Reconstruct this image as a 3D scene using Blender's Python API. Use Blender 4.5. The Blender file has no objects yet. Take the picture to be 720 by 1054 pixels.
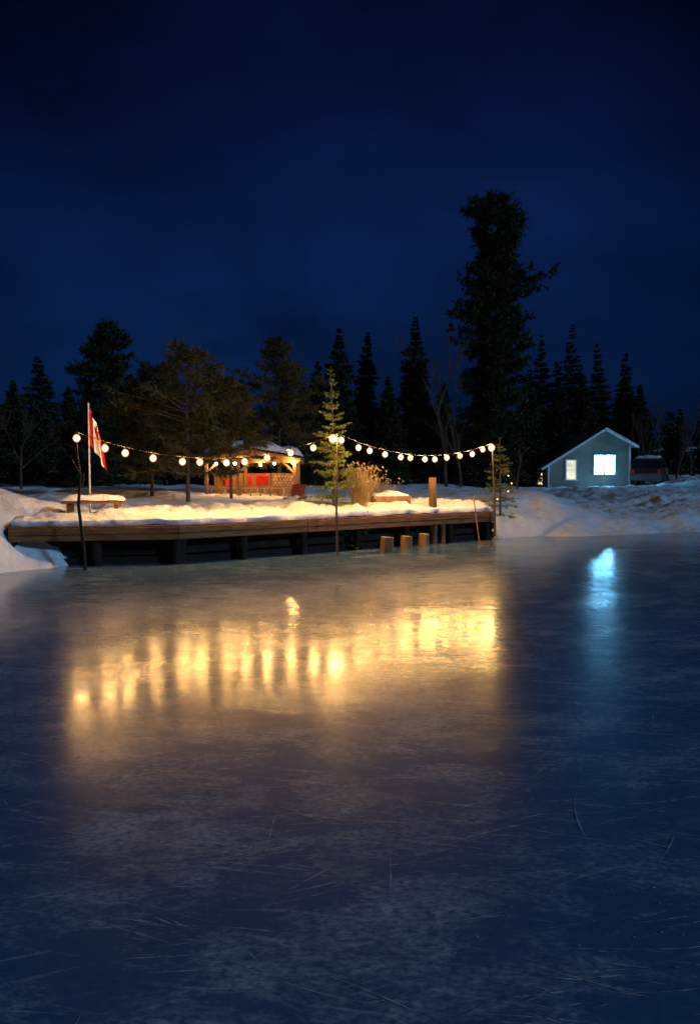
import bpy, math, random
import numpy as np
from mathutils import Vector, Euler

random.seed(7)
FPX=761.0; CH=1.6; TH=math.atan(39/761.0)
def P(px,py,D):
    u=(px-360)/FPX; v=(527-py)/FPX
    dy=math.cos(TH)+v*math.sin(TH); dz=-math.sin(TH)+v*math.cos(TH)
    s=D/dy
    return (u*s, D, CH+dz*s)

# ---------------------------------------------------------------- materials
def new_mat(name):
    m=bpy.data.materials.new(name); m.use_nodes=True
    return m, m.node_tree, m.node_tree.nodes['Principled BSDF']
def mat(name,c1,c2=None,scale=6.0,rough=0.8,bump=0.3,bscale=20.0,stretch=(1,1,1),spec=0.3,detail=5,bd=0.02,metal=0):
    m,nt,b=new_mat(name)
    b.inputs['Roughness'].default_value=rough
    b.inputs['Specular IOR Level'].default_value=spec
    b.inputs['Metallic'].default_value=metal
    tc=nt.nodes.new('ShaderNodeTexCoord'); mp=nt.nodes.new('ShaderNodeMapping')
    mp.inputs['Scale'].default_value=stretch
    nt.links.new(tc.outputs['Object'],mp.inputs['Vector'])
    n=nt.nodes.new('ShaderNodeTexNoise'); n.inputs['Scale'].default_value=scale; n.inputs['Detail'].default_value=detail
    nt.links.new(mp.outputs[0],n.inputs['Vector'])
    r=nt.nodes.new('ShaderNodeValToRGB')
    r.color_ramp.elements[0].position=0.35; r.color_ramp.elements[1].position=0.65
    r.color_ramp.elements[0].color=(*c1,1); r.color_ramp.elements[1].color=(*(c2 or c1),1)
    nt.links.new(n.outputs['Fac'],r.inputs['Fac']); nt.links.new(r.outputs['Color'],b.inputs['Base Color'])
    if bump>0:
        n2=nt.nodes.new('ShaderNodeTexNoise'); n2.inputs['Scale'].default_value=bscale; n2.inputs['Detail'].default_value=6
        nt.links.new(mp.outputs[0],n2.inputs['Vector'])
        bp=nt.nodes.new('ShaderNodeBump'); bp.inputs['Strength'].default_value=bump; bp.inputs['Distance'].default_value=bd
        nt.links.new(n2.outputs['Fac'],bp.inputs['Height']); nt.links.new(bp.outputs[0],b.inputs['Normal'])
    return m
def emis(name,col,strength,noise=0.0,nscale=3.0):
    m,nt,b=new_mat(name)
    b.inputs['Base Color'].default_value=(*[min(1,c*0.5) for c in col],1)
    b.inputs['Emission Color'].default_value=(*col,1)
    b.inputs['Emission Strength'].default_value=strength
    if noise>0:
        tc=nt.nodes.new('ShaderNodeTexCoord')
        n=nt.nodes.new('ShaderNodeTexNoise'); n.inputs['Scale'].default_value=nscale; n.inputs['Detail'].default_value=2
        nt.links.new(tc.outputs['Object'],n.inputs['Vector'])
        mr=nt.nodes.new('ShaderNodeMapRange'); mr.inputs['From Min'].default_value=0.3; mr.inputs['From Max'].default_value=0.7
        mr.inputs['To Min'].default_value=strength*(1-noise); mr.inputs['To Max'].default_value=strength
        nt.links.new(n.outputs['Fac'],mr.inputs['Value']); nt.links.new(mr.outputs[0],b.inputs['Emission Strength'])
    return m
M={}
M['snow']=mat('snow',(0.72,0.74,0.78),(0.84,0.85,0.87),scale=3,rough=0.75,bump=0.6,bscale=6,bd=0.10,spec=0.25)
M['wood_deck']=mat('deck_wood',(0.14,0.058,0.020),(0.28,0.13,0.05),scale=3,rough=0.7,bump=0.5,bscale=10,stretch=(1,1,8),bd=0.01)
M['wood_dark']=mat('old_timber',(0.016,0.010,0.006),(0.035,0.022,0.013),scale=5,rough=0.85,bump=0.5,bscale=14)
M['bark']=mat('bark',(0.06,0.045,0.032),(0.13,0.095,0.065),scale=9,rough=0.9,bump=0.8,bscale=18,stretch=(1,1,.25))
M['log']=mat('pine_log',(0.20,0.11,0.05),(0.34,0.20,0.10),scale=8,rough=0.85,bump=0.8,bscale=14,stretch=(1,1,.3))
M['logdark']=mat('weathered_log',(0.12,0.065,0.03),(0.22,0.13,0.07),scale=8,rough=0.85,bump=0.8,bscale=14,stretch=(1,1,.3))
M['logend']=mat('sawn_end',(0.42,0.27,0.13),(0.52,0.36,0.2),scale=10,rough=0.8,bump=0.3)
M['needle']=mat('conifer_needles',(0.02,0.036,0.015),(0.05,0.072,0.026),scale=2.5,rough=0.6,bump=0,spec=0.2)
M['needle_lit']=mat('lit_fir_needles',(0.10,0.14,0.03),(0.19,0.24,0.055),scale=5,rough=0.6,bump=0,spec=0.2)  # brighter needle colour with the string-light glow put into it
M['needle_pine']=mat('pine_needles',(0.028,0.036,0.015),(0.085,0.085,0.032),scale=1.6,rough=0.6,bump=0,spec=0.2)
M['grass']=mat('dry_grass',(0.34,0.24,0.11),(0.52,0.39,0.2),scale=6,rough=0.8,bump=0)
M['wire']=mat('black_cable',(0.02,0.02,0.02),rough=0.5,bump=0)
M['pole']=mat('pole_paint',(0.55,0.55,0.55),rough=0.4,bump=0)
M['siding']=mat('siding',(0.21,0.20,0.165),(0.26,0.25,0.205),scale=2,rough=0.6,bump=0.1)
M['trim']=mat('white_trim',(0.7,0.72,0.75),(0.8,0.8,0.8),rough=0.5,bump=0.05)
M['roof']=mat('snowy_roof',(0.35,0.40,0.45),(0.6,0.65,0.7),scale=1.5,rough=0.6,bump=0.2)
M['red']=mat('red_cloth',(0.5,0.015,0.012),(0.65,0.03,0.02),rough=0.8,bump=0.1)
M['darkred']=mat('dark_red_cloth',(0.38,0.015,0.012),(0.5,0.03,0.02),rough=0.8,bump=0.3)
M['white']=mat('white_cloth',(0.75,0.75,0.75),(0.8,0.8,0.8),rough=0.8,bump=0.1)
M['carpaint']=mat('car_paint',(0.05,0.012,0.012),(0.06,0.015,0.015),rough=0.3,bump=0,spec=0.5)
M['rubber']=mat('tyre',(0.02,0.02,0.02),rough=0.9,bump=0)
M['glass']=mat('dark_glass',(0.01,0.012,0.015),rough=0.08,bump=0,spec=0.5)
M['tail']=mat('tail_lens',(0.4,0.01,0.01),rough=0.3,bump=0)
M['bulb']=emis('lit_bulb',(1.0,0.56,0.18),580)
M['bulb_small']=emis('lit_fairy_bulb',(1.0,0.62,0.25),14)
M['win_cool']=emis('lit_window_cool',(0.17,0.58,1.0),80,0.35,1.2)
M['win_warm']=emis('lit_window_warm',(1.0,0.75,0.38),2.2,0.5,2)
m,nt,b=new_mat('amber_halo_shell')  # faintly glowing shell added round each bulb to imitate its halo
nt.nodes.remove(b)
out=nt.nodes['Material Output']
tr=nt.nodes.new('ShaderNodeBsdfTransparent'); em=nt.nodes.new('ShaderNodeEmission'); ad=nt.nodes.new('ShaderNodeAddShader')
tr.inputs[0].default_value=(0.9,0.85,0.75,1); em.inputs[0].default_value=(1,0.42,0.09,1); em.inputs[1].default_value=0.85
nt.links.new(tr.outputs[0],ad.inputs[0]); nt.links.new(em.outputs[0],ad.inputs[1]); nt.links.new(ad.outputs[0],out.inputs[0])
M['halo_shell']=m
nt=M['siding'].node_tree; b=nt.nodes['Principled BSDF']
tc=nt.nodes.new('ShaderNodeTexCoord'); w=nt.nodes.new('ShaderNodeTexWave'); w.bands_direction='Z'; w.wave_profile='SAW'; w.inputs['Scale'].default_value=1.6
nt.links.new(tc.outputs['Object'],w.inputs['Vector'])
bp=nt.nodes.new('ShaderNodeBump'); bp.inputs['Strength'].default_value=0.8; bp.inputs['Distance'].default_value=0.03
nt.links.new(w.outputs['Fac'],bp.inputs['Height']); nt.links.new(bp.outputs[0],b.inputs['Normal'])

# ---------------------------------------------------------------- mesh builder
class MB:
    def __init__(s): s.v=[]; s.f=[]; s.m=[]; s.tri=[]
    def add(s,v,f,mi=0):
        o=len(s.v); s.v+= [tuple(a) for a in v]; s.f+=[tuple(i+o for i in q) for q in f]; s.m+=[mi]*len(f)
    def box(s,c,size,mi=0,rot=0.0,tilt=None):
        hx,hy,hz=[a/2 for a in size]; vs=[]
        for z in(-hz,hz):
            for x,y in((-hx,-hy),(hx,-hy),(hx,hy),(-hx,hy)):
                p=Vector((x,y,z))
                if tilt: p.rotate(tilt)
                X=p.x*math.cos(rot)-p.y*math.sin(rot); Y=p.x*math.sin(rot)+p.y*math.cos(rot)
                vs.append((c[0]+X,c[1]+Y,c[2]+p.z))
        s.add(vs,[(3,2,1,0),(4,5,6,7),(0,1,5,4),(1,2,6,5),(2,3,7,6),(3,0,4,7)],mi)
    def tube(s,pts,rad,n=8,mi=0,cap=None):
        vs=[];fs=[]
        pts=[Vector(p) for p in pts]
        for i,p in enumerate(pts):
            d=(pts[min(i+1,len(pts)-1)]-pts[max(i-1,0)])
            if d.length<1e-6: d=Vector((0,0,1))
            d.normalize()
            a=d.cross(Vector((0,0,1)) if abs(d.z)<.9 else Vector((1,0,0))).normalized(); bb=d.cross(a)
            for k in range(n):
                t=2*math.pi*k/n; vs.append(p+(a*math.cos(t)+bb*math.sin(t))*rad[i])
        for i in range(len(pts)-1):
            for k in range(n):
                fs.append((i*n+k,i*n+(k+1)%n,(i+1)*n+(k+1)%n,(i+1)*n+k))
        s.add(vs,fs,mi)
        s.add(vs[:n],[tuple(range(n))],mi if cap is None else cap)
        s.add(vs[-n:],[tuple(range(n))],mi if cap is None else cap)
    def tris(s,T,mi=0): s.tri.append((np.asarray(T).reshape(-1,3),mi))
    def build(s,name,mats,parent=None,smooth=False,bevel=0):
        verts=[np.array(s.v,dtype=float).reshape(-1,3)]; faces=list(s.f); mi=list(s.m); o=len(s.v)
        for T,i in s.tri:
            verts.append(T); n=len(T)//3
            idx=(np.arange(n*3)+o).reshape(-1,3); faces+=idx.tolist(); mi+=[i]*n; o+=len(T)
        me=bpy.data.meshes.new(name); me.from_pydata(np.concatenate(verts).tolist(),[],faces)
        for x in mats: me.materials.append(M[x])
        me.polygons.foreach_set('material_index',mi)
        if smooth: me.polygons.foreach_set('use_smooth',[True]*len(faces))
        me.update()
        ob=bpy.data.objects.new(name,me); bpy.context.collection.objects.link(ob)
        if parent: ob.parent=parent
        if bevel:
            bm=ob.modifiers.new('b','BEVEL'); bm.width=bevel; bm.segments=2
        return ob
def empty(name,loc=(0,0,0)):
    e=bpy.data.objects.new(name,None); bpy.context.collection.objects.link(e); e.location=loc
    return e

# ---------------------------------------------------------------- noise
def hsh(ix,iy,seed):
    n=(ix.astype(np.int64)*374761393+iy.astype(np.int64)*668265263+seed*1442695)&0x7fffffff
    n=((n^(n>>13))*1274126177)&0x7fffffff
    return ((n^(n>>16))&0xffff)/65535.0
def vnoise(x,y,seed=0):
    ix=np.floor(x);iy=np.floor(y);fx=x-ix;fy=y-iy
    fx=fx*fx*(3-2*fx);fy=fy*fy*(3-2*fy)
    a=hsh(ix,iy,seed);b=hsh(ix+1,iy,seed);c=hsh(ix,iy+1,seed);d=hsh(ix+1,iy+1,seed)
    return (a*(1-fx)+b*fx)*(1-fy)+(c*(1-fx)+d*fx)*fy
def fbm(x,y,o=4,seed=0):
    r=0;a=.5
    for i in range(o):
        r=r+a*(vnoise(x,y,seed+i)-.5); x=x*2.03+5.1;y=y*2.03+3.7;a*=.5
    return r*2
def ss(a,b,x):
    t=np.clip((x-a)/(b-a),0,1); return t*t*(3-2*t)

# ---------------------------------------------------------------- terrain
SX=[-300,-60,-15,-8,-5.9,-5.1,-4.5,-3,3.2,3.7,5,7,9.4,16,40,300]
SY=[-60,-4,8.2,10.4,11.4,12.2,13.9,14.2,19.0,18.1,18.9,19.1,20.0,23,30,70]
def ground(x,y):
    x=np.asarray(x,float);y=np.asarray(y,float)
    f=np.interp(x,SX,SY)
    d=(y-f)*.85+0.35*fbm(x*1.3,y*1.3,3,5)*ss(3.4,4.2,np.abs(x+.8))
    right=ss(4.5,8.0,x)
    z=-.3+(1.15-.36*right)*ss(-.6,1.7,d)
    land=ss(0.2,2.0,d)
    z=z+land*(0.22+.03*right)*(ss(2,10,d)*(1-right)+ss(5,22,d)*right)
    z=z+land*(0.16*fbm(x*.9,y*.9,4,1)+0.10*fbm(x*.25,y*.25,2,9))*(1-.4*right)
    rid=1-2*np.abs(fbm(x*.7+8,y*1.1,3,61))
    z=z+right*land*(0.30*fbm(x*.55+3,y*.8,3,21)+0.14*np.abs(fbm(x*2.3,y*2.3,3,33))+.15*(rid-.6))
    z=z+(1-ss(-6.5,-5.8,x)*(1-right))*ss(-.1,.5,d)*(.10*np.clip(fbm(x*2.6,y*2.6,3,44),-.2,1)+.06*np.clip(fbm(x*7,y*7,2,45),-.2,1))*(1-ss(3,8,d)*.6)
    z=z+.34*np.exp(-((x-5.2)**2/1.2+(y-22)**2/5))+.28*ss(9.2,11.5,x)*ss(.5,4,d)*(1-ss(12,18,d))
    z=z+ss(17,22,x)*ss(32,42,y)*.60
    z=z+.55*np.exp(-((x+7.2)**2/2.2+(y-13.8)**2/1.2))+.35*np.exp(-((x+9.5)**2/3+(y-14.5)**2/3))
    z=z+ss(55,130,y)*5
    return z
def G(x,y): return float(ground(x,y))
xs=np.concatenate([np.array([-320,-220,-150,-100,-70,-50,-38]),np.arange(-30,-12,.6),np.arange(-12,24,.10),np.arange(24,40,.6),np.array([42,50,60,80,110,160,220,320])])
ys=np.concatenate([np.array([-80,-40,-20,-8,0,4,7]),np.arange(8,28,.10),np.arange(28,50,.3),np.arange(50,70,1.5),np.array([75,85,100,130,170,240,330])])
X,Y=np.meshgrid(xs,ys); Z=ground(X,Y)
nx,ny=len(xs),len(ys)
V=np.stack([X,Y,Z],-1).reshape(-1,3)
ii=(np.arange(ny-1)[:,None]*nx+np.arange(nx-1)[None,:]).reshape(-1)
F=np.stack([ii,ii+1,ii+1+nx,ii+nx],-1)
me=bpy.data.meshes.new('snow_ground'); me.from_pydata(V.tolist(),[],F.tolist()); me.materials.append(M['snow'])
me.polygons.foreach_set('use_smooth',[True]*len(F))
ob=bpy.data.objects.new('snow_ground',me); bpy.context.collection.objects.link(ob)

# ---------------------------------------------------------------- ice
m,nt,b=new_mat('lake_ice'); L=nt.links.new; N=nt.nodes.new
tc=N('ShaderNodeTexCoord')
def noise(scale,detail=5,stretch=(1,1,1),rough=.55,dist=0,rot=0):
    src=tc.outputs['Object']
    if rot:
        m0=N('ShaderNodeMapping'); m0.inputs['Rotation'].default_value=(0,0,rot); L(src,m0.inputs[0]); src=m0.outputs[0]
    mp=N('ShaderNodeMapping'); mp.inputs['Scale'].default_value=stretch; L(src,mp.inputs[0])
    n=N('ShaderNodeTexNoise'); n.inputs['Scale'].default_value=scale; n.inputs['Detail'].default_value=detail; n.inputs['Roughness'].default_value=rough
    n.inputs['Distortion'].default_value=dist
    L(mp.outputs[0],n.inputs['Vector']); return n.outputs['Fac']
def mrange(v,a,b_,c,d):
    r=N('ShaderNodeMapRange'); r.inputs[1].default_value=a;r.inputs[2].default_value=b_;r.inputs[3].default_value=c;r.inputs[4].default_value=d
    L(v,r.inputs[0]); return r.outputs[0]
def math_(op,a,c):
    q=N('ShaderNodeMath'); q.operation=op
    for i,v in enumerate((a,c)):
        if isinstance(v,(int,float)): q.inputs[i].default_value=v
        else: L(v,q.inputs[i])
    return q.outputs[0]
big=noise(.45,5,(1,1.3,1),.6,.6)
mid=noise(1.5,10,(1,2.0,1),.78,.4)
fine=mrange(noise(26,6,(1,1.6,1),.7),.40,.60,.15,1.5)
streak=math_('ADD',mrange(noise(1.6,5,(1,14,1),.6,.0,.22),.58,.70,0,.6),mrange(noise(1.9,5,(1,16,1),.6,.0,-.35),.60,.72,0,.6))
frost=math_('MULTIPLY',math_('ADD',math_('ADD',math_('MULTIPLY',mrange(mid,.47,.64,0,1.1),mrange(big,.40,.60,.2,1)),streak),.06),fine)
mix=N('ShaderNodeMix'); mix.data_type='RGBA'; mix.clamp_factor=True
L(frost,mix.inputs[0]); mix.inputs[6].default_value=(.050,.130,.27,1); mix.inputs[7].default_value=(.34,.46,.58,1)
L(mix.outputs[2],b.inputs['Base Color'])
rg=math_('ADD',mrange(big,.3,.7,.21,.29),math_('MULTIPLY',frost,.12))
L(rg,b.inputs['Roughness']); b.inputs['IOR'].default_value=1.31; b.inputs['Specular IOR Level'].default_value=.34
b.inputs['Coat Weight'].default_value=.68; b.inputs['Coat IOR'].default_value=1.31
L(math_('ADD',mrange(big,.3,.7,.055,.085),math_('MULTIPLY',frost,.08)),b.inputs['Coat Roughness'])
patch=mrange(noise(.9,4,(1,1.5,1),.6,.3),.38,.62,.18,1)
grit=math_('MULTIPLY',noise(24,5,(1,1.2,1),.66),math_('MULTIPLY',patch,.0021))
h=math_('ADD',math_('ADD',math_('MULTIPLY',noise(.8,2,(1,1.2,1)),0.006),grit),
   math_('ADD',math_('MULTIPLY',noise(6,3,(1,1.3,1),.5,.3),.0009),math_('MULTIPLY',noise(60,3,(1,1,1),.6),.0005)))
bp=N('ShaderNodeBump'); bp.inputs['Strength'].default_value=.8; bp.inputs['Distance'].default_value=1.0
L(h,bp.inputs['Height']); L(bp.outputs[0],b.inputs['Normal']); L(bp.outputs[0],b.inputs['Coat Normal'])
me=bpy.data.meshes.new('lake_ice'); S=400
me.from_pydata([(-S,-S,0),(S,-S,0),(S,S,0),(-S,S,0)],[],[(0,1,2,3)]); me.materials.append(m)
ob=bpy.data.objects.new('lake_ice',me); bpy.context.collection.objects.link(ob)

# skate marks
M['scrape']=mat('scraped_ice',(.14,.22,.36),(.65,.74,.82),scale=22,rough=.5,bump=.3,detail=8)
mb=MB(); R=random.Random(11)
def mark(x0,y0,a,ln,cur,w,n=14):
    pl=[];x,y=x0,y0
    for i in range(n+1):
        t=i/n; ww=w*math.sin(math.pi*min(max(t,.03),.97))*R.uniform(.1,1.4)
        pl.append((x-math.sin(a)*ww,y+math.cos(a)*ww,.004)); pl.append((x+math.sin(a)*ww,y-math.cos(a)*ww,.004))
        x+=math.cos(a)*ln/n; y+=math.sin(a)*ln/n; a+=cur*ln/n+R.gauss(0,.01)
    if max(p[1]-np.interp(p[0],SX,SY) for p in pl)>-1.8: return
    mb.add(pl,[(2*i,2*i+1,2*i+3,2*i+2) for i in range(n)])
for k in range(760):
    y0=1.2+12*R.random()**1.3; x0=R.uniform(-.6,.6)*y0*1.1
    a=R.gauss(0,.35)+(math.pi if R.random()<.5 else 0)+(R.gauss(0,.9) if R.random()<.12 else 0)
    mark(x0,y0,a,R.uniform(.04,.36)*(1+.2*y0),R.choice([-1,1])*R.uniform(.1,1.1),R.uniform(.0006,.0017)*(1+y0*.22))
for k in range(44):
    y0=1.6+9*R.random(); x0=R.uniform(-.5,.5)*y0; a=R.gauss(0,.3)
    for j in range(R.randint(5,12)):
        mark(x0+R.gauss(0,.14),y0+R.gauss(0,.06),a+R.gauss(0,.1),R.uniform(.04,.26),R.uniform(-.5,.5),R.uniform(.001,.0025)*(1+y0*.1),6)
mb.build('skate_marks',['scrape'])
M['crumb']=mat('ice_shavings',(.2,.26,.34),(.4,.46,.52),rough=.7,bump=0)
mb=MB()
for k in range(420):
    y0=R.uniform(1.2,13); x0=R.uniform(-.55,.55)*y0
    if k%3: 
        cx,cy=[(.9,2.6),(-.5,3.4),(1.2,5),(-1.6,4.2),(.2,6.5)][k%5]; x0=cx+R.gauss(0,.6); y0=cy+R.gauss(0,.2)
    if y0-np.interp(x0,SX,SY)>-1.0 or y0<1: continue
    s=R.uniform(.0015,.005)*(1+.08*y0)
    vs=[(x0+R.uniform(.6,1.2)*s*math.cos(t)*1.4,y0+R.uniform(.6,1.2)*s*math.sin(t),.003) for t in [i*1.047 for i in range(6)]]+[(x0,y0,.003+s*.6)]
    mb.add(vs,[(i,(i+1)%6,6) for i in range(6)])
mb.build('snow_crumbs',['crumb'])

# ---------------------------------------------------------------- dock
A=Vector((-5.75,12.4));B=Vector((-3.0,12.95));C=Vector((3.5,17.9))
segs=[(A,B),(B,C)]
dock=empty('wooden_dock')
mb=MB(); DZ=.68
def off(p,q,t,v):
    d=(q-p); n=Vector((-d.y,d.x)).normalized(); return p+d*t+n*v
for si,(p,q) in enumerate(segs):
    Ln=(q-p).length; ang=math.atan2(q.y-p.y,q.x-p.x)
    nb=max(1,round(Ln/2.4))
    for i in range(nb):
        c=off(p,q,(i+.5)/nb,.03); l=Ln/nb-.012
        mb.box((c.x,c.y,DZ-.06),(l,.05,.11),0,ang)
        c=off(p,q,(i+.5)/nb,.036); mb.box((c.x,c.y,DZ-.175),(l,.05,.105),0,ang)
    nd=int(Ln/.15)
    for i in range(nd):
        c=off(p,q,(i+.5)/nd,1.25); mb.box((c.x,c.y,DZ+.012),(.14,2.46,.03),0,ang)
mb.build('deck_boards',['wood_deck'],dock,bevel=.006)
mb=MB()
for si,(p,q) in enumerate(segs):
    Ln=(q-p).length; ang=math.atan2(q.y-p.y,q.x-p.x); n=int(Ln/1.25)
    for i in range(n+1):
        t=min(.985,max(.015,i/n)); c=off(p,q,t,.16); mb.tube([(c.x,c.y,-.05),(c.x,c.y,DZ-.03)],[.085,.08],10)
    for v,z in((.3,.05),(.34,.24),(.30,.42)):
        c=off(p,q,.5,v+.1); mb.box((c.x,c.y,z),(Ln,.14,.15),0,ang)
    c=off(p,q,.5,1.1); mb.box((c.x,c.y,.3),(Ln,.08,.66),0,ang)
d=(C-B).normalized(); n_=Vector((-d.y,d.x)); 
for k in range(4):
    c=C+n_*(.15+k*.7)-d*.04; mb.tube([(c.x,c.y,-.05),(c.x,c.y,DZ-.03)],[.08,.08],10)
c=C+n_*1.25; ang=math.atan2(n_.y,n_.x)
for z in(.12,.35,.58): mb.box((c.x,c.y,z),(2.4,.06,.16),0,ang)
c=A+Vector((.05,1.2)); 
for z in(.12,.35,.58): mb.box((c.x,c.y,z),(2.3,.06,.16),0,math.pi/2)
mb.build('cribbing',['wood_dark'],dock)
def dockpt(u,v):
    l1=(B-A).length;l2=(C-B).length; s=u*(l1+l2)
    n1=Vector((-(B-A).y,(B-A).x)).normalized(); n2=Vector((-(C-B).y,(C-B).x)).normalized()
    w=min(1,max(0,(s-l1+1.2)/2.4)); n=(n1*(1-w)+n2*w).normalized()
    p=A+(B-A)*(s/l1) if s<l1 else B+(C-B)*((s-l1)/l2)
    return p+n*v
NU,NV=240,56; vs=[]
for j in range(NV+1):
    v=.05+3.3*(j/NV)**1.5
    for i in range(NU+1):
        u=.004+.992*i/NU; p=dockpt(u,v); 
        edge=min(1,v/.35)*min(1,(u*11.3+.05)/.3)*min(1,((1-u)*11.3+.05)/.3)
        front=.09*fbm(np.array(p.x*2.5),np.array(0.3),4,3)
        if j==0: p=dockpt(u,v+front+.03)
        f1=lambda s,sd: float(fbm(np.array(p.x*s),np.array(p.y*s),3,sd))
        z=DZ+.03+(0 if j==0 else .19*(max(edge,0)**.4))+(.15*f1(1.1,8)+.11*f1(3.5,18)+.07*abs(f1(7,28)))*min(1,v/.5+.1)
        z=max(z,DZ+.028)
        if j==NV: z-=.3
        vs.append((p.x,p.y,z))
fs=[(j*(NU+1)+i,j*(NU+1)+i+1,(j+1)*(NU+1)+i+1,(j+1)*(NU+1)+i) for j in range(NV) for i in range(NU)]
mb=MB(); mb.add(vs,fs); mb.build('snow_cover',['snow'],dock,smooth=True)

# ---------------------------------------------------------------- stakes, poles
mb=MB(); b0=P(88,586,12.25); t0=P(79,446,12.3)
pts=[(b0[0],b0[1],-.02),P(86,560,12.25),P(81,520,12.27),P(83,490,12.3),P(80,470,12.3),t0]
mb.tube(pts,[.03,.028,.026,.022,.018,.013],8)
mb.tube([P(82,487,12.3),P(77,478,12.2),P(73,470,12.2)],[.012,.009,.005],6)
mb.tube([P(82,505,12.3),P(86,496,12.3),P(87,486,12.35)],[.011,.008,.004],6)
mb.build('wooden_stake',['wood_dark'],smooth=True)
mb=MB(); b1=P(347,571,14.55); t1=P(347,446,14.6)
mb.tube([(b1[0],b1[1],-.02),P(346,520,14.55),P(347,480,14.6),t1],[.024,.022,.018,.014],8)
mb.build('light_pole',['bark'],smooth=True)
mb=MB(); t2=P(506,456,17.75)
mb.tube([P(509,552,17.75),P(508,500,17.75),t2],[.028,.024,.018],8)
mb.build('light_pole',['bark'],smooth=True)
mb=MB(); x,y=P(445,559,16.9)[:2]
mb.tube([(x,y,-.05),(x+.01,y,.5),(x-.01,y,1.1),(x-.015,y,1.52)],[.10,.095,.09,.085],14,0,1)
mb.tube([(x+.24,y+.1,-.05),(x+.23,y+.1,.62)],[.07,.065],12,0,1)
mb.build('dock_piling',['logdark','logend'],smooth=False)
for px,py,r,hh in((398,568,.135,.30),(418,565,.125,.27),(436,562,.12,.27)):
    mb=MB(); D=CH*FPX/(py-488); x=(px-360)/FPX*D
    n=14; mb.tube([(x,D,0),(x,D,hh*.5),(x+.01,D,hh)],[r*1.04,r,r*.98],n,0,1); mb.build('log_stump',['log','logend'])
mb=MB(); a=P(487,512,17.3); c=P(493,556,16.9)
mb.tube([(a[0],a[1],a[2]),(c[0],c[1],.03)],[.014,.016],6); mb.box((c[0]+.1,c[1]-.05,.035),(.28,.02,.06),0,-.3)
mb.build('hockey_stick',['log'])

# ---------------------------------------------------------------- bulbs / string lights
def ico():
    import bmesh
    bm=bmesh.new(); bmesh.ops.create_icosphere(bm,subdivisions=2,radius=1)
    v=[tuple(q.co) for q in bm.verts]; f=[tuple(x.index for x in q.verts) for q in bm.faces]; bm.free(); return v,f
IV,IF=ico()
def add_bulbs(parent,pts,r=.034,rg=.062,big=()):
    mb=MB();mg=MB();ms=MB()
    for i,p in enumerate(pts):
        k=1.35 if i in big else 1
        mb.add([(p[0]+a*r*k,p[1]+b_*r*k,p[2]+c*r*1.15*k) for a,b_,c in IV],IF)
        mg.add([(p[0]+a*rg*k,p[1]+b_*rg*k,p[2]+c*rg*1.1*k) for a,b_,c in IV],IF)  # outer emissive shell stands in for bloom
        ms.tube([(p[0],p[1],p[2]+rg*.95*k),(p[0],p[1],p[2]+rg*k+.05)],[.018,.016],8)
    mb.build('bulbs',['bulb'],parent,smooth=True); mg.build('halo_shells',['halo_shell'],parent,smooth=True); ms.build('sockets',['wire'],parent)
def strand(name,p,q,sag,n,ends=(0.0,1.0),skip=(),big=(),seed=3):
    e=empty(name); pts=[];rr=random.Random(seed)
    p=Vector(p);q=Vector(q)
    w=[]
    for i in range(41):
        t=i/40; c=p.lerp(q,t); c.z-=4*sag*t*(1-t); w.append(c)
    MBw=MB(); MBw.tube(w,[.006]*41,5); MBw.build('cable',['wire'],e)
    for i in range(n):
        if i in skip: continue
        t=ends[0]+(ends[1]-ends[0])*(i+rr.uniform(-.2,.2))/(n-1); t=min(1,max(0,t)); c=p.lerp(q,t); c.z-=4*sag*t*(1-t)+.09
        pts.append((c.x+rr.uniform(-.015,.015),c.y,c.z+rr.uniform(-.03,.02)))
    add_bulbs(e,pts,big=big); return e
T0=Vector(t0)+Vector((0,0,.02)); T1=Vector(t1); T2=Vector(t2)
strand('string_lights',T0,T1,.46,12,(.0,.97),big=(11,))
strand('string_lights',T1,T2,.36,13,(.03,1.0),big=(12,))

# ---------------------------------------------------------------- flag
e=empty('canadian_flag'); fx,fy,fz=P(93,520,13.6); zt=P(93,417,13.6)[2]
mb=MB(); mb.tube([(fx,fy,fz-.15),(fx,fy,zt)],[.016,.013],10); mb.tube([(fx,fy,zt),(fx,fy,zt+.04)],[.022,.012],10)
mb.build('pole',['pole'],e)
leaf=[(0,1),(.12,.75),(.28,.82),(.2,.42),(.42,.62),(.47,.5),(.72,.55),(.64,.3),(.75,.2),(.35,-.12),(.4,-.3),(.04,-.24),(.04,-.62)]
leaf=leaf+[(-a,b_) for a,b_ in reversed(leaf)]
def inpoly(x,y,p):
    c=False;j=len(p)-1
    for i in range(len(p)):
        if (p[i][1]>y)!=(p[j][1]>y) and x<(p[j][0]-p[i][0])*(y-p[i][1])/(p[j][1]-p[i][1])+p[i][0]: c=not c
        j=i
    return c
NS,NT=110,56; Lf,Hf=1.22,.68; vs=[];fs=[];mi=[]
for j in range(NT+1):
    for i in range(NS+1):
        s=i/NS; t=j/NT
        x=.015+ .33*s**.85*(.6+.4*t) +.014*math.sin(s*12+t*2)*s
        y=.05*math.sin(s*15+t*1.5)*min(1,s*3)
        z=-t*Hf - .56*s**1.1+.04*math.sin(t*6)*s
        vs.append((fx+x,fy+y,zt-.05+z))
for j in range(NT):
    for i in range(NS):
        o=j*(NS+1)+i; fs.append((o,o+1,o+NS+2,o+NS+1))
        s=(i+.5)/NS;t=(j+.5)/NT
        red=s<.25 or s>.75 or inpoly((s-.5)*Lf/(.26),-(t-.46)*Hf/.25,leaf)
        mi.append(1 if red else 0)
mb=MB(); mb.v=vs; mb.f=fs; mb.m=mi; mb.build('cloth',['white','red'],e,smooth=True)

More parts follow.
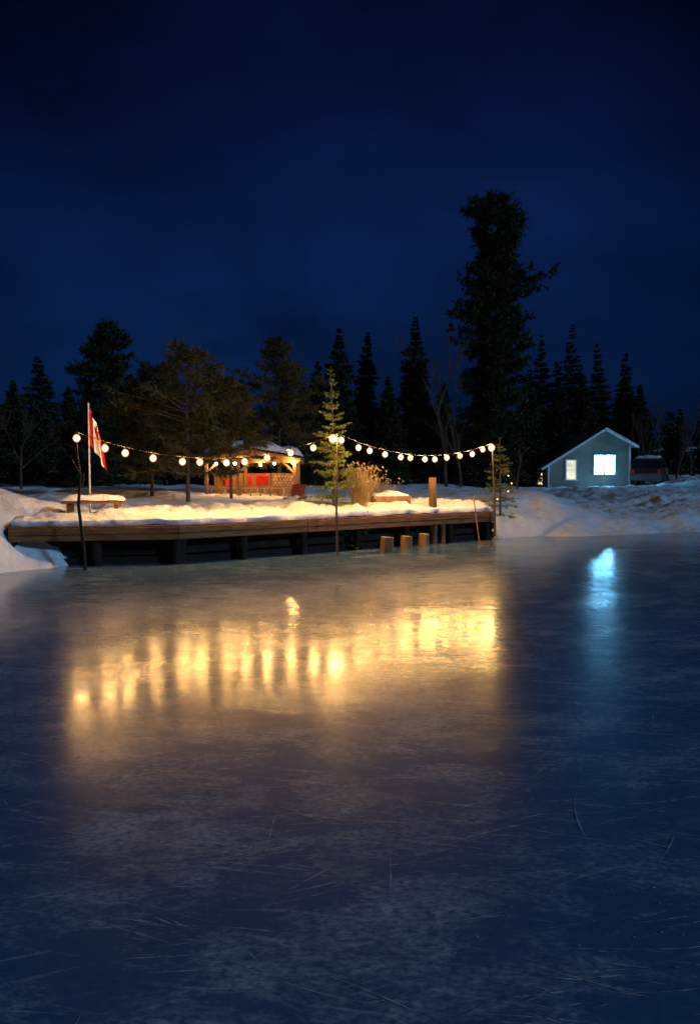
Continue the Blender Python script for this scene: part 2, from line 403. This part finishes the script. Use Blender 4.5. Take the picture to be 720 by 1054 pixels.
# ---------------------------------------------------------------- bench with snow
e=empty('park_bench'); c=P(97,527,13.25); gz=c[2]-.06
mb=MB(); 
for dx in(-.42,.42): mb.box((c[0]+dx,c[1],gz+.10),(.07,.30,.26),0,.15)
mb.box((c[0],c[1],gz+.24),(1.06,.34,.045),0,.15)
mb.build('frame',['wood_deck'],e,bevel=.005)
mb=MB(); n=24;mm=8;vs=[]
for j in range(mm+1):
    for i in range(n+1):
        u=i/n*2-1;v=j/mm*2-1
        hgt=.10*(max(0,1-abs(u)**6)*max(0,1-abs(v)**4))**.6+.015*math.sin(u*7+v*3)
        X_=u*.54;Y_=v*.18; a=.15
        vs.append((c[0]+X_*math.cos(a)-Y_*math.sin(a),c[1]+X_*math.sin(a)+Y_*math.cos(a),gz+.266+max(0,hgt)))
mb.add(vs,[(j*(n+1)+i,j*(n+1)+i+1,(j+1)*(n+1)+i+1,(j+1)*(n+1)+i) for j in range(mm) for i in range(n)])
mb.build('snow_cap',['snow'],e,smooth=True)

def snowcap(mb,cx,cy,z,lx,ly,h,rot=0,mi=0,n=14,m_=10,slope=0):
    vs=[]
    for j in range(m_+1):
        for i in range(n+1):
            u=i/n*2-1;v=j/m_*2-1
            hg=h*(max(0,1-abs(u)**6)*max(0,1-abs(v)**6))**.5*(1+.25*math.sin(u*5+cx)+.15*math.cos(v*6+cy))
            a=u*lx/2;b_=v*ly/2
            vs.append((cx+a*math.cos(rot)-b_*math.sin(rot),cy+a*math.sin(rot)+b_*math.cos(rot),z+hg+slope*b_))
    mb.add(vs,[(j*(n+1)+i,j*(n+1)+i+1,(j+1)*(n+1)+i+1,(j+1)*(n+1)+i) for j in range(m_) for i in range(n)],mi)

# ---------------------------------------------------------------- pavilion
PD=21.0
pc=P(258,500,PD); gz=G(pc[0],pc[1]+.3)-.03
e=empty('garden_pavilion'); W=2.5;Dp=1.5
x0=pc[0]-W/2;x1=pc[0]+W/2;y0=PD;y1=PD+Dp
mb=MB()
hp=1.06
for x in(x0,pc[0]-.35,x1):
    mb.box((x,y0,gz+hp/2),(.09,.09,hp+.1),0); mb.box((x,y1,gz+hp/2),(.09,.09,hp+.1),0)
mb.box((pc[0],y0-.065,gz+hp-.03),(W+.3,.05,.11),0); mb.box((pc[0],y0-.065,gz+.30),(W,.04,.06),0)
mb.box((pc[0],y1+.065,gz+hp-.03),(W+.3,.05,.11),0)
for k in range(9): 
    xx=x0+W*(k+.5)/9; mb.box((xx,y0-.02,gz+.16),(.04,.03,.26),0)
for k in range(12):
    xx=x0+W*(k+.5)/12; mb.box((xx,y1+.02,gz+.34),(W/12-.015,.03,.68),0)
for s in(-1,1):
    mb.box((x0+.0 if s<0 else x1,(y0+y1)/2,gz+hp+.0),(.07,Dp+.3,.08),0)
rz=gz+hp+.02
pit=.16
for sgn in(-1,1):
    tilt=Euler((0,sgn*pit,0)); mb.box((pc[0]+sgn*W*.28,(y0+y1)/2,rz+.14),(W*.58,Dp+.5,.04),0,0,tilt)
    for k in range(4):
        mb.box((pc[0]+sgn*W*.28,y0-.1+k*(Dp+.2)/3,rz+.08),(W*.57,.05,.08),0,0,tilt)
mb.box((pc[0],y0-.09,rz+.12),(.07,.05,.28),0)
for s,xx in((1,x0),(-1,x1),(1,pc[0]-.35),(-1,pc[0]-.35)):
    mb.box((xx+s*.17,y0-.01,gz+hp-.22),(.42,.05,.06),0,0,Euler((0,-s*.8,0)))
mb.build('timber_frame',['log'],e)
mb=MB()
for sgn in(-1,1):
    vs=[];n=20;m_=12
    for j in range(m_+1):
        for i in range(n+1):
            u=i/n;v=j/m_*2-1
            X_=pc[0]+sgn*u*(W*.565);Z_=rz+.40-u*W*.565*math.tan(pit)-.0
            th=.16*(max(0,1-abs(v)**6)*(1-u**8))**.5*(1+.25*math.sin(u*9+v*2))
            vs.append((X_,(y0+y1)/2+v*(Dp+.5)/2,Z_-.08+th*1.4))
    mb.add(vs,[(j*(n+1)+i,j*(n+1)+i+1,(j+1)*(n+1)+i+1,(j+1)*(n+1)+i) for j in range(m_) for i in range(n)])
mb.build('roof_snow',['snow'],e,smooth=True)
mb=MB(); R=random.Random(5)
mb.box((pc[0]+.25,y0+.75,gz+.48),(.34,.22,.30),0,0,Euler((.2,.1,0))); mb.box((pc[0]-.75,y0+.7,gz+.40),(.24,.25,.18),0,.4)
mb.tube([(pc[0]-.1,y0+.6,gz+.30),(pc[0]-.1,y0+.6,gz+.55),(pc[0]-.1,y0+.6,gz+.66)],[.08,.07,.03],10)
mb.build('red_cushions',['darkred'],e,bevel=.05)
mb=MB(); mb.box((pc[0]+.1,y0+.65,gz+.26),(2.0,.5,.05)); 
for s in(-.8,.9): mb.box((pc[0]+s,y0+.65,gz+.1),(.07,.4,.28))
mb.build('bench_top',['logend'],e)
mb=MB()
for r_ in range(4):
    for k in range(6):
        x=pc[0]+.62+k*.095+(.045 if r_%2 else 0)+R.uniform(-.01,.01); z=gz+.32+r_*.085; q=R.uniform(.038,.048)
        mb.tube([(x,y0+.45,z),(x,y0+.85,z)],[q,q],7,0,1)
mb.build('firewood_stack',['log','logend'],e)
add_bulbs(e,[(pc[0]-.95,y0-.15,gz+hp-.12),(pc[0]+.3,y0-.15,gz+hp-.14),(pc[0]+1.2,y0-.2,gz+hp-.08),(pc[0]-.55,y0+.7,gz+hp-.10),(pc[0]+.6,y0+.7,gz+hp-.10)],.034,.05)

M['red_wood']=mat('red_stained_wood',(.22,.04,.02),(.3,.06,.03),rough=.7,bump=.2)
def chair(px,py,D,rot):
    c=P(px,py,D); z=G(c[0],c[1])-.08; e=empty('adirondack_chair',(c[0],c[1],z)); e.rotation_euler=(0,0,rot); e.scale=(.75,.75,.72)
    mb=MB()
    for dx in(-.28,.28):
        mb.box((dx,-.22,.16),(.06,.06,.36),0); mb.box((dx,.05,.30),(.10,.7,.03),0); mb.box((dx,.3,.2),(.05,.05,.3),0)
    for k in range(5): mb.box((0,-.22+k*.1,.24-k*.025),(.52,.085,.025),0)
    for k in range(5): mb.box((-.2+k*.1,.34,.5),(.085,.025,.7-.05*abs(k-2)),0,0,Euler((-.3,0,0)))
    mb.build('slats',['red_wood'],e)
    ms=MB(); snowcap(ms,0,-.02,.25,.5,.42,.12); ms.build('snow_cap',['snow'],e,smooth=True)
chair(303,503,19.5,-.3)
# ---------------------------------------------------------------- planter box, dry grass
c=P(404,519,17.0)
mb=MB(); e=empty('wooden_planter')
z=max(G(c[0],c[1]),.80)-.05
for k in range(3): 
    mb.box((c[0],c[1]-.25,z+.08+k*.11),(.86,.04,.105),0,.35); mb.box((c[0]-.2,c[1]+.30,z+.08+k*.11),(.86,.04,.105),0,.35)
for s in(-1,1):
    for k in range(3): mb.box((c[0]+s*.41-.1,c[1]+.02+s*.15,z+.08+k*.11),(.04,.5,.105),0,.35)
mb.build('planks',['log'],e,bevel=.004)
ms=MB(); snowcap(ms,c[0]-.1,c[1]+.02,z+.30,.9,.6,.13,.35); ms.build('snow_cap',['snow'],e,smooth=True)
def grass(name,px,py,D,h,n,sp,seed):
    R=random.Random(seed); c=P(px,py,D); z=max(G(c[0],c[1]),.8)-.05; T=[]
    for k in range(n):
        a=R.uniform(0,6.28); lean=R.uniform(0,.6)*sp; hh=h*R.uniform(.55,1.1); r0=R.uniform(0,.2)
        bx=c[0]+math.cos(a)*r0;by=c[1]+math.sin(a)*r0; w=.008
        pts=[Vector((bx+math.cos(a)*lean*t*t*hh,by+math.sin(a)*lean*t*t*hh,z+hh*(t-.22*lean*t*t))) for t in(0,.33,.66,1)]
        sd=Vector((-math.sin(a+R.uniform(-1,1)),math.cos(a),0))*w
        for i in range(3):
            ww=1-.25*i
            T+= [pts[i]-sd*ww,pts[i]+sd*ww,pts[i+1]]
            T+= [pts[i]+sd*ww,pts[i+1]+sd*ww*.8,pts[i+1]-sd*ww*.8]
        if k%3==0:
            tip=pts[3]
            for q in range(4):
                dd=Vector((R.uniform(-1,1),R.uniform(-1,1),R.uniform(.3,1.5)))*.05
                T+=[tip,tip+dd,tip+dd*.5+Vector((.012,0,.02))]
    mb=MB(); mb.tris([tuple(q) for q in T]); mb.build(name,['grass'])
grass('dry_ornamental_grass',372,512,16.7,1.0,460,.8,1)
grass('dry_ornamental_grass',392,508,18.2,.7,160,1.0,2)

# ---------------------------------------------------------------- trees
def conifer(name,px,top,D,R_,seed,mats=('bark','needle'),levels=26,per=6,tw=9,nd=7,nl=.10,nw=.02,low=.08,prof=None,up=.25,droop=.35,puff=0.0,coll=None,xy=None,H=None,limbs=True,clump=0.0):
    rg=np.random.RandomState(seed)
    if xy is None:
        t=P(px,top,D); x,y=t[0],D; z0=G(x,y)-.15; H=t[2]-z0
    else:
        x,y=xy; z0=G(x,y)-.2
    if prof is None: prof=lambda t:(1-t)**.95
    mb=MB() if coll is None else coll
    bend=rg.uniform(-.02,.02,2)*H
    ph=rg.uniform(0,6.28,3)
    def irr(t,a): return 1+ .16*math.sin(t*17+ph[0])+.12*math.sin(t*31+ph[1]+a)+clump*math.sin(t*38+2*a+ph[2])*math.sin(a*3+t*23)
    def tr(t): return np.array([x+bend[0]*t*t,y+bend[1]*t*t,z0+H*t])
    rt=max(.02,H*.014)
    mb.tube([tr(t) for t in(0,.25,.5,.75,1.0)],[rt*(1-.95*t)+.003 for t in(0,.25,.5,.75,1.0)],6,0)
    out=[]
    for li in range(levels):
        t=low+(1-low)*((li+rg.uniform(0,.8))/levels)**.92; t=min(t,.99)
        r=R_*prof(t)
        for k in range(max(3,int(per*(.55+.45*prof(t))))):
            a=rg.uniform(0,2*np.pi); ln=r*rg.uniform(.6,1.15)*irr(t,a)+.015*R_
            if rg.rand()<.08: ln*=1.2
            d0=np.array([np.cos(a),np.sin(a),0]); sd=np.array([-np.sin(a),np.cos(a),0])
            o=tr(t); upk=up*(.3+t); dr=droop*(1.1-t)
            s=rg.uniform(.12,1,tw) if puff==0 else 1-.6*rg.uniform(0,1,tw)**1.2
            def bp_(s): return o+np.outer(s,d0)*ln+np.outer(s*upk-dr*s*s,[0,0,1])*ln
            base_=bp_(s)
            if limbs and ln>.25:
                q=bp_(np.array([0,.5,.9])); mb.tube(q,[rt*.28*(1-.6*t)+.004,rt*.16+.002,.003],3,0)
            side=rg.choice([-1,1],tw)[:,None]
            tdir=d0*rg.uniform(.3,1,(tw,1))+sd*side*rg.uniform(.4,1,(tw,1))+np.array([0,0,1])*rg.uniform(-.35,.25,(tw,1))
            if puff>0: tdir+= rg.normal(0,.6,(tw,3))+np.array([0,0,.35])
            tdir/=np.linalg.norm(tdir,axis=1)[:,None]
            tl=(.42*ln*(1.05-s)+.02*R_*(1-t)+.02)[:,None] if puff==0 else np.full((tw,1),puff)*rg.uniform(.5,1.2,(tw,1))
            q=rg.uniform(0,1,(tw,nd,1))
            pts=base_[:,None,:]+tdir[:,None,:]*tl[:,None,:]*q
            nv=tdir[:,None,:]*.8+rg.normal(0,.55,(tw,nd,3))
            nv/=np.linalg.norm(nv,axis=2)[:,:,None]
            wv=np.cross(nv,rg.normal(0,1,(tw,nd,3))); wv/=np.linalg.norm(wv,axis=2)[:,:,None]
            sz=min(1,.35+1.3*(1-t)) if puff==0 else 1
            ls=nl*sz*rg.uniform(.6,1.3,(tw,nd,1))
            T=np.stack([pts-wv*nw*sz,pts+wv*nw*sz,pts+nv*ls],2)
            out.append(T.reshape(-1,3))
    T=np.concatenate(out)
    mb.tris(T,1)
    if coll is None: return mb.build(name,list(mats))

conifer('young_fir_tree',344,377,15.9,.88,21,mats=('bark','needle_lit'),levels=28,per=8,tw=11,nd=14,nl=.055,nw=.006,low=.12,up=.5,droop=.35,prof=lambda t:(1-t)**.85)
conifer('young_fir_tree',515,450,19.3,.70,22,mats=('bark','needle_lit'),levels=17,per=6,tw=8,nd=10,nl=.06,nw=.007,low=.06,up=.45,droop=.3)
pp=lambda t: np.interp(t,[0,.12,.3,.45,.55,.7,.85,1],[.5,.95,1,.75,.85,.55,.42,.08])
conifer('pine_tree',192,358,18.5,1.45,31,mats=('bark','needle_pine'),levels=20,per=8,tw=14,nd=19,nl=.13,nw=.008,low=.20,prof=pp,up=.45,droop=.25,puff=.22,clump=.4)
conifer('pine_tree',155,380,20,1.4,32,mats=('bark','needle_pine'),levels=18,per=8,tw=13,nd=18,nl=.13,nw=.009,low=.16,prof=pp,up=.45,droop=.25,puff=.22,clump=.4)
conifer('pine_tree',287,352,22.9,1.5,33,mats=('bark','needle_pine'),levels=21,per=8,tw=13,nd=18,nl=.13,nw=.010,low=.2,prof=pp,up=.45,droop=.25,puff=.23,clump=.4)
conifer('pine_tree',237,392,19.4,1.05,34,mats=('bark','needle_pine'),levels=16,per=8,tw=12,nd=16,nl=.12,nw=.009,low=.40,prof=pp,up=.45,droop=.25,puff=.2,clump=.4)
conifer('pine_tree',112,337,29,1.7,35,levels=30,per=9,tw=14,nd=15,nl=.17,nw=.022,low=.05,prof=pp,up=.35,droop=.2,puff=.32,clump=.3)
tall=lambda t: np.interp(t,[0,.15,.3,.40,.47,.55,.61,.68,.75,.82,.88,.93,.97,1],[.5,.8,.8,.95,.7,.88,.68,1,.8,.5,.68,.62,.35,.08])
conifer('white_pine_tree',513,208,38,1.9,41,levels=56,per=9,tw=15,nd=13,nl=.24,nw=.034,low=.05,prof=tall,up=.4,droop=.15,puff=.38,clump=.36)
for i,(px,top,D,r) in enumerate([(427,326,40,2.1),(348,337,38,1.9),(376,341,42,1.6),(587,333,52,2.4),(557,345,50,1.9),(617,352,55,1.9),(641,362,55,1.8),(42,366,40,2.5),(14,392,38,2.0),(325,372,40,1.6),(400,388,38,1.5),(455,395,42,1.7),(72,398,42,1.8),(572,372,49,1.7),(545,380,47,1.6),(492,400,42,1.7),
      (135,385,34,1.8),(218,378,36,1.8),(250,392,33,1.6),(168,372,38,2.0),(310,395,32,1.4),(90,402,33,1.5),(602,385,50,1.8),(658,395,54,1.9)]):
    conifer('spruce_tree',px,top,D,r,50+i,levels=44,per=9,tw=9,nd=7,nl=.28,nw=.05,low=.03,up=.2,droop=.4)
coll=MB(); rg=random.Random(9)
for k in range(120):
    D=rg.uniform(58,85); px=rg.uniform(-420,1150); x=(px-360)/FPX*D
    H=rg.uniform(5.0,9.5)*(D/70)
    if -100<px<800 and D<75 and 545<px<720: H*=.8
    conifer('f',0,0,D,rg.uniform(1.5,2.4),200+k,coll=coll,xy=(x,D),H=H,levels=17,per=6,tw=7,nd=5,nl=.5,nw=.12,low=.02,up=.1,droop=.3,limbs=False)
coll.build('distant_forest',['bark','needle'])

def bare(name,px,top,D,seed,matn='bark',spread=.5,depth=5):
    R=random.Random(seed); t=P(px,top,D); z0=G(t[0],D)-.1; H=t[2]-z0; mb=MB()
    def rec(p,d,l,r,k):
        n=4; pts=[p];q=p.copy();dd=d.copy()
        for i in range(n):
            dd=(dd+Vector((R.uniform(-1,1),R.uniform(-1,1),R.uniform(-.3,.6)))*.12).normalized(); q=q+dd*l/n; pts.append(q.copy())
        mb.tube(pts,[r*(1-.12*i) for i in range(n+1)],5 if k>3 else 3)
        if k==0: return
        for j in range(R.randint(2,4)):
            i=R.randint(1,n); a=R.uniform(0,6.28)
            nd=(dd+Vector((math.cos(a),math.sin(a),R.uniform(0,.5)))*spread*R.uniform(.6,1.3)).normalized()
            rec(pts[i],nd,l*R.uniform(.55,.75),r*.52,k-1)
    rec(Vector((t[0],D,z0)),Vector((0,0,1)),H*.45,H*.011+.01,depth)
    return mb.build(name,[matn])
bare('bare_birch_tree',460,330,33,3,'bark'); bare('bare_birch_tree',475,375,31,4,'bark')
for i,(px,top,D) in enumerate([(663,395,48),(680,400,50),(697,392,46),(712,405,52),(655,410,50)]):
    bare('bare_birch_tree',px,top,D,20+i,'bark',.4,4)
bare('bare_shrub',533,455,22,8,'bark',.8,4); bare('bare_birch_tree',20,400,24,9,'bark',.6,5)

# ---------------------------------------------------------------- house
e=empty('lake_cottage')
hx0,hx1=12.0,17.0; hy0,hy1=45.0,53.0; zb=.1; rx=15.4; zr=4.26; ze=3.37; zl=2.12
mb=MB()
vs=[(hx0,hy0,zb),(hx1,hy0,zb),(hx1,hy0,ze),(rx,hy0,zr),(hx0,hy0,zl),(hx0,hy1,zb),(hx1,hy1,zb),(hx1,hy1,ze),(rx,hy1,zr),(hx0,hy1,zl)]
mb.add(vs,[(0,1,2,3,4),(9,8,7,6,5),(0,4,9,5),(1,6,7,2)])
mb.build('walls',['siding'],e)
mb=MB()
def roofslab(xa,za,xb,zb_,t=.12):
    o=.35
    vs=[(xa,hy0-o,za+.02),(xb,hy0-o,zb_+.02),(xb,hy1+o,zb_+.02),(xa,hy1+o,za+.02)]
    vs+= [(a,b_,c+t) for a,b_,c in vs]
    mb.add(vs,[(3,2,1,0),(4,5,6,7),(0,1,5,4),(1,2,6,5),(2,3,7,6),(3,0,4,7)])
k1=(zr-zl)/(rx-hx0); k2=(zr-ze)/(hx1-rx)
roofslab(hx0-.45,zl-.45*k1,rx-.002,zr); roofslab(rx+.002,zr,hx1+.35,ze-.35*k2)
mb.build('roof',['roof'],e)
mb=MB()
def strip(xa,za,xb,zb_,y,w=.16):
    vs=[(xa,y,za-w),(xb,y,zb_-w),(xb,y,zb_),(xa,y,za)]; vs+=[(a,b_+.04,c) for a,b_,c in vs]
    mb.add(vs,[(0,1,2,3),(7,6,5,4),(0,4,5,1),(2,6,7,3),(1,5,6,2),(3,7,4,0)])
strip(hx0-.45,zl-.45*k1+.14,rx,zr+.14,hy0-.40); strip(rx,zr+.14,hx1+.35,ze-.35*k2+.14,hy0-.40)
for xx in(hx0+.05,hx1-.05): mb.box((xx,hy0-.02,(zb+ (zl if xx<14 else ze))/2),(.1,.05,(zl if xx<14 else ze)-zb),0)
wins=[(15.42,2.17,1.22,1.12,'win_cool',2),(13.4,1.85,.55,1.15,'win_warm2',1)]
M['win_warm2']=emis('lit_window_cream',(1.0,.9,.62),1.1,.6,3)
def window(cx,cz,w,h,nm,mull):
    y=hy0-.03; f=.07
    mb.box((cx,y,cz+h/2+f/2),(w+2*f,.08,f)); mb.box((cx,y,cz-h/2-f/2),(w+2*f+.08,.12,f))
    for s in(-1,1): mb.box((cx+s*(w/2+f/2),y,cz),(f,.08,h))
    for k in range(1,mull): mb.box((cx-w/2+w*k/mull,y,cz),(.10,.07,h))
    if mull==1: mb.box((cx,y,cz),(w,.06,.05))
    g=MB(); g.add([(cx-w/2,hy0-.008,cz-h/2),(cx+w/2,hy0-.008,cz-h/2),(cx+w/2,hy0-.008,cz+h/2),(cx-w/2,hy0-.008,cz+h/2)],[(0,1,2,3)]); g.build('window_pane',[nm],e)
for w_ in wins: window(*w_)
for yy in(46.6,49.0,51.3):
    g=MB(); x=hx0-.01; g.add([(x,yy-.55,.95),(x,yy+.55,.95),(x,yy+.55,1.65),(x,yy-.55,1.65)],[(3,2,1,0)]); g.build('side_window_pane',['win_warm'],e)
    for zz in(.92,1.68): mb.box((x-.02,yy,zz),(.06,1.24,.06))
    for s in(-.58,0,.58): mb.box((x-.02,yy+s,1.3),(.06,.06,.7))
mb.build('trim',['trim'],e)

# ---------------------------------------------------------------- parked car
c=P(668,492,46); z=G(c[0],c[1])
e=empty('parked_car',(c[0],c[1],z)); e.rotation_euler=(0,0,math.radians(62))
prof=[(-2.1,.35),(-2.15,.8),(-2.0,1.05),(-1.75,1.62),(-1.3,1.72),(.35,1.70),(1.0,1.15),(1.95,1.0),(2.15,.75),(2.15,.35)]
mb=MB(); n=len(prof)
vs=[(a,-.9+(.13 if h_>1.2 else 0),h_) for a,h_ in prof]+[(a,.9-(.13 if h_>1.2 else 0),h_) for a,h_ in prof]
mb.add(vs,[tuple(range(n)),tuple(range(2*n-1,n-1,-1))]+[(i,(i+1)%n+0,(i+1)%n+n,i+n) for i in range(n)],0)
mb.build('body',['carpaint'],e,bevel=.05)
mb=MB()
for s in(-1,1):
    y=s*.895
    mb.add([(-1.7,y,1.14),(-.55,y,1.14),(-.55,s*.79,1.58),(-1.55,s*.79,1.58)],[(0,1,2,3)]); mb.add([(-.45,y,1.14),(.8,y,1.14),(.28,s*.79,1.58),(-.45,s*.79,1.58)],[(0,1,2,3)])
mb.add([(-2.0,-.72,1.12),(-2.0,.72,1.12),(-1.79,.66,1.56),(-1.79,-.66,1.56)],[(0,1,2,3)])
mb.add([(1.0,-.74,1.18),(1.0,.74,1.18),(.42,.68,1.66),(.42,-.68,1.66)],[(0,1,2,3)])
mb.build('windows',['glass'],e)
mb=MB()
for a in(-1.35,1.35):
    for s in(-1,1): mb.tube([(a,s*.72,.34),(a,s*.93,.34)],[.34,.34],18)
mb.build('wheels',['rubber'],e)
mb=MB()
for s in(-1,1): mb.box((-2.14,s*.74,.9),(.06,.2,.26))
mb.build('tail_lights',['tail'],e)
mb=MB(); snowcap(mb,-.5,0,1.70,1.9,1.5,.16); mb.build('roof_snow',['snow'],e,smooth=True)

mb=MB(); f0=P(515,510,19.3)
for k in range(5):
    t=k/6; a=3.6+k*.7; r=.55*(1-t); p=(f0[0]+math.cos(a)*r,f0[1]+math.sin(a)*r-.05,G(f0[0],f0[1])+.25+1.2*t); q=.011
    mb.add([(p[0]+u*q,p[1]+v*q,p[2]+w_*q) for u,v,w_ in IV],IF)
mb.build('fairy_lights',['bulb_small'])

# ---------------------------------------------------------------- world
w=bpy.data.worlds.new('World'); bpy.context.scene.world=w; w.use_nodes=True
nt=w.node_tree; bg=nt.nodes['Background']; N=nt.nodes.new; L=nt.links.new
tc=N('ShaderNodeTexCoord'); sx=N('ShaderNodeSeparateXYZ'); L(tc.outputs['Generated'],sx.inputs[0])
cr=N('ShaderNodeValToRGB'); el=cr.color_ramp.elements
el[0].position=0; el[0].color=(.0012,.0054,.024,1); el[1].position=1; el[1].color=(.0006,.001,.008,1)
for p_,c_ in((.12,(.0013,.0074,.034,1)),(.28,(.0014,.0072,.037,1)),(.42,(.0012,.0036,.022,1)),(.58,(.0009,.0016,.0110,1))):
    q=el.new(p_); q.color=c_
L(sx.outputs['Z'],cr.inputs[0])
mp=N('ShaderNodeMapping'); mp.inputs['Scale'].default_value=(1,1,2.0); mp.inputs['Location'].default_value=(.3,0,.4); L(tc.outputs['Generated'],mp.inputs[0])
nz=N('ShaderNodeTexNoise'); nz.inputs['Scale'].default_value=2.6; nz.inputs['Detail'].default_value=5; nz.inputs['Roughness'].default_value=.5; nz.inputs['Distortion'].default_value=.4
L(mp.outputs[0],nz.inputs['Vector'])
mr=N('ShaderNodeMapRange'); mr.inputs[1].default_value=.3; mr.inputs[2].default_value=.7; mr.inputs[3].default_value=.50; mr.inputs[4].default_value=1.6
L(nz.outputs['Fac'],mr.inputs[0])
vm=N('ShaderNodeVectorMath'); vm.operation='DOT_PRODUCT'; vm.inputs[1].default_value=Vector((-.06,1,.22)).normalized(); L(tc.outputs['Generated'],vm.inputs[0])
m2=N('ShaderNodeMapRange'); m2.inputs[1].default_value=.80; m2.inputs[2].default_value=1; m2.inputs[3].default_value=.5; m2.inputs[4].default_value=1.4; m2.interpolation_type='SMOOTHSTEP'
L(vm.outputs['Value'],m2.inputs[0])
mu=N('ShaderNodeMath'); mu.operation='MULTIPLY'; L(mr.outputs[0],mu.inputs[0]); L(m2.outputs[0],mu.inputs[1])
L(cr.outputs[0],bg.inputs['Color']); L(mu.outputs[0],bg.inputs['Strength'])

sd=bpy.data.lights.new('fill_sun','SUN'); sd.energy=.98; sd.color=(.32,.60,1.0); sd.angle=math.radians(6)  # bluish fill sun added to brighten the snow and ice
so=bpy.data.objects.new('fill_sun',sd); bpy.context.collection.objects.link(so)
so.rotation_euler=(math.radians(67),0,math.radians(62))

cd=bpy.data.cameras.new('camera'); co=bpy.data.objects.new('camera',cd); bpy.context.collection.objects.link(co)
co.location=(0,0,CH); co.rotation_euler=(math.pi/2-TH,0,0)
cd.sensor_fit='VERTICAL'; cd.sensor_height=36; cd.lens=26; cd.clip_end=2000
bpy.context.scene.camera=co
sc=bpy.context.scene; sc.view_settings.view_transform='Standard'; sc.view_settings.look='None'; sc.view_settings.exposure=0
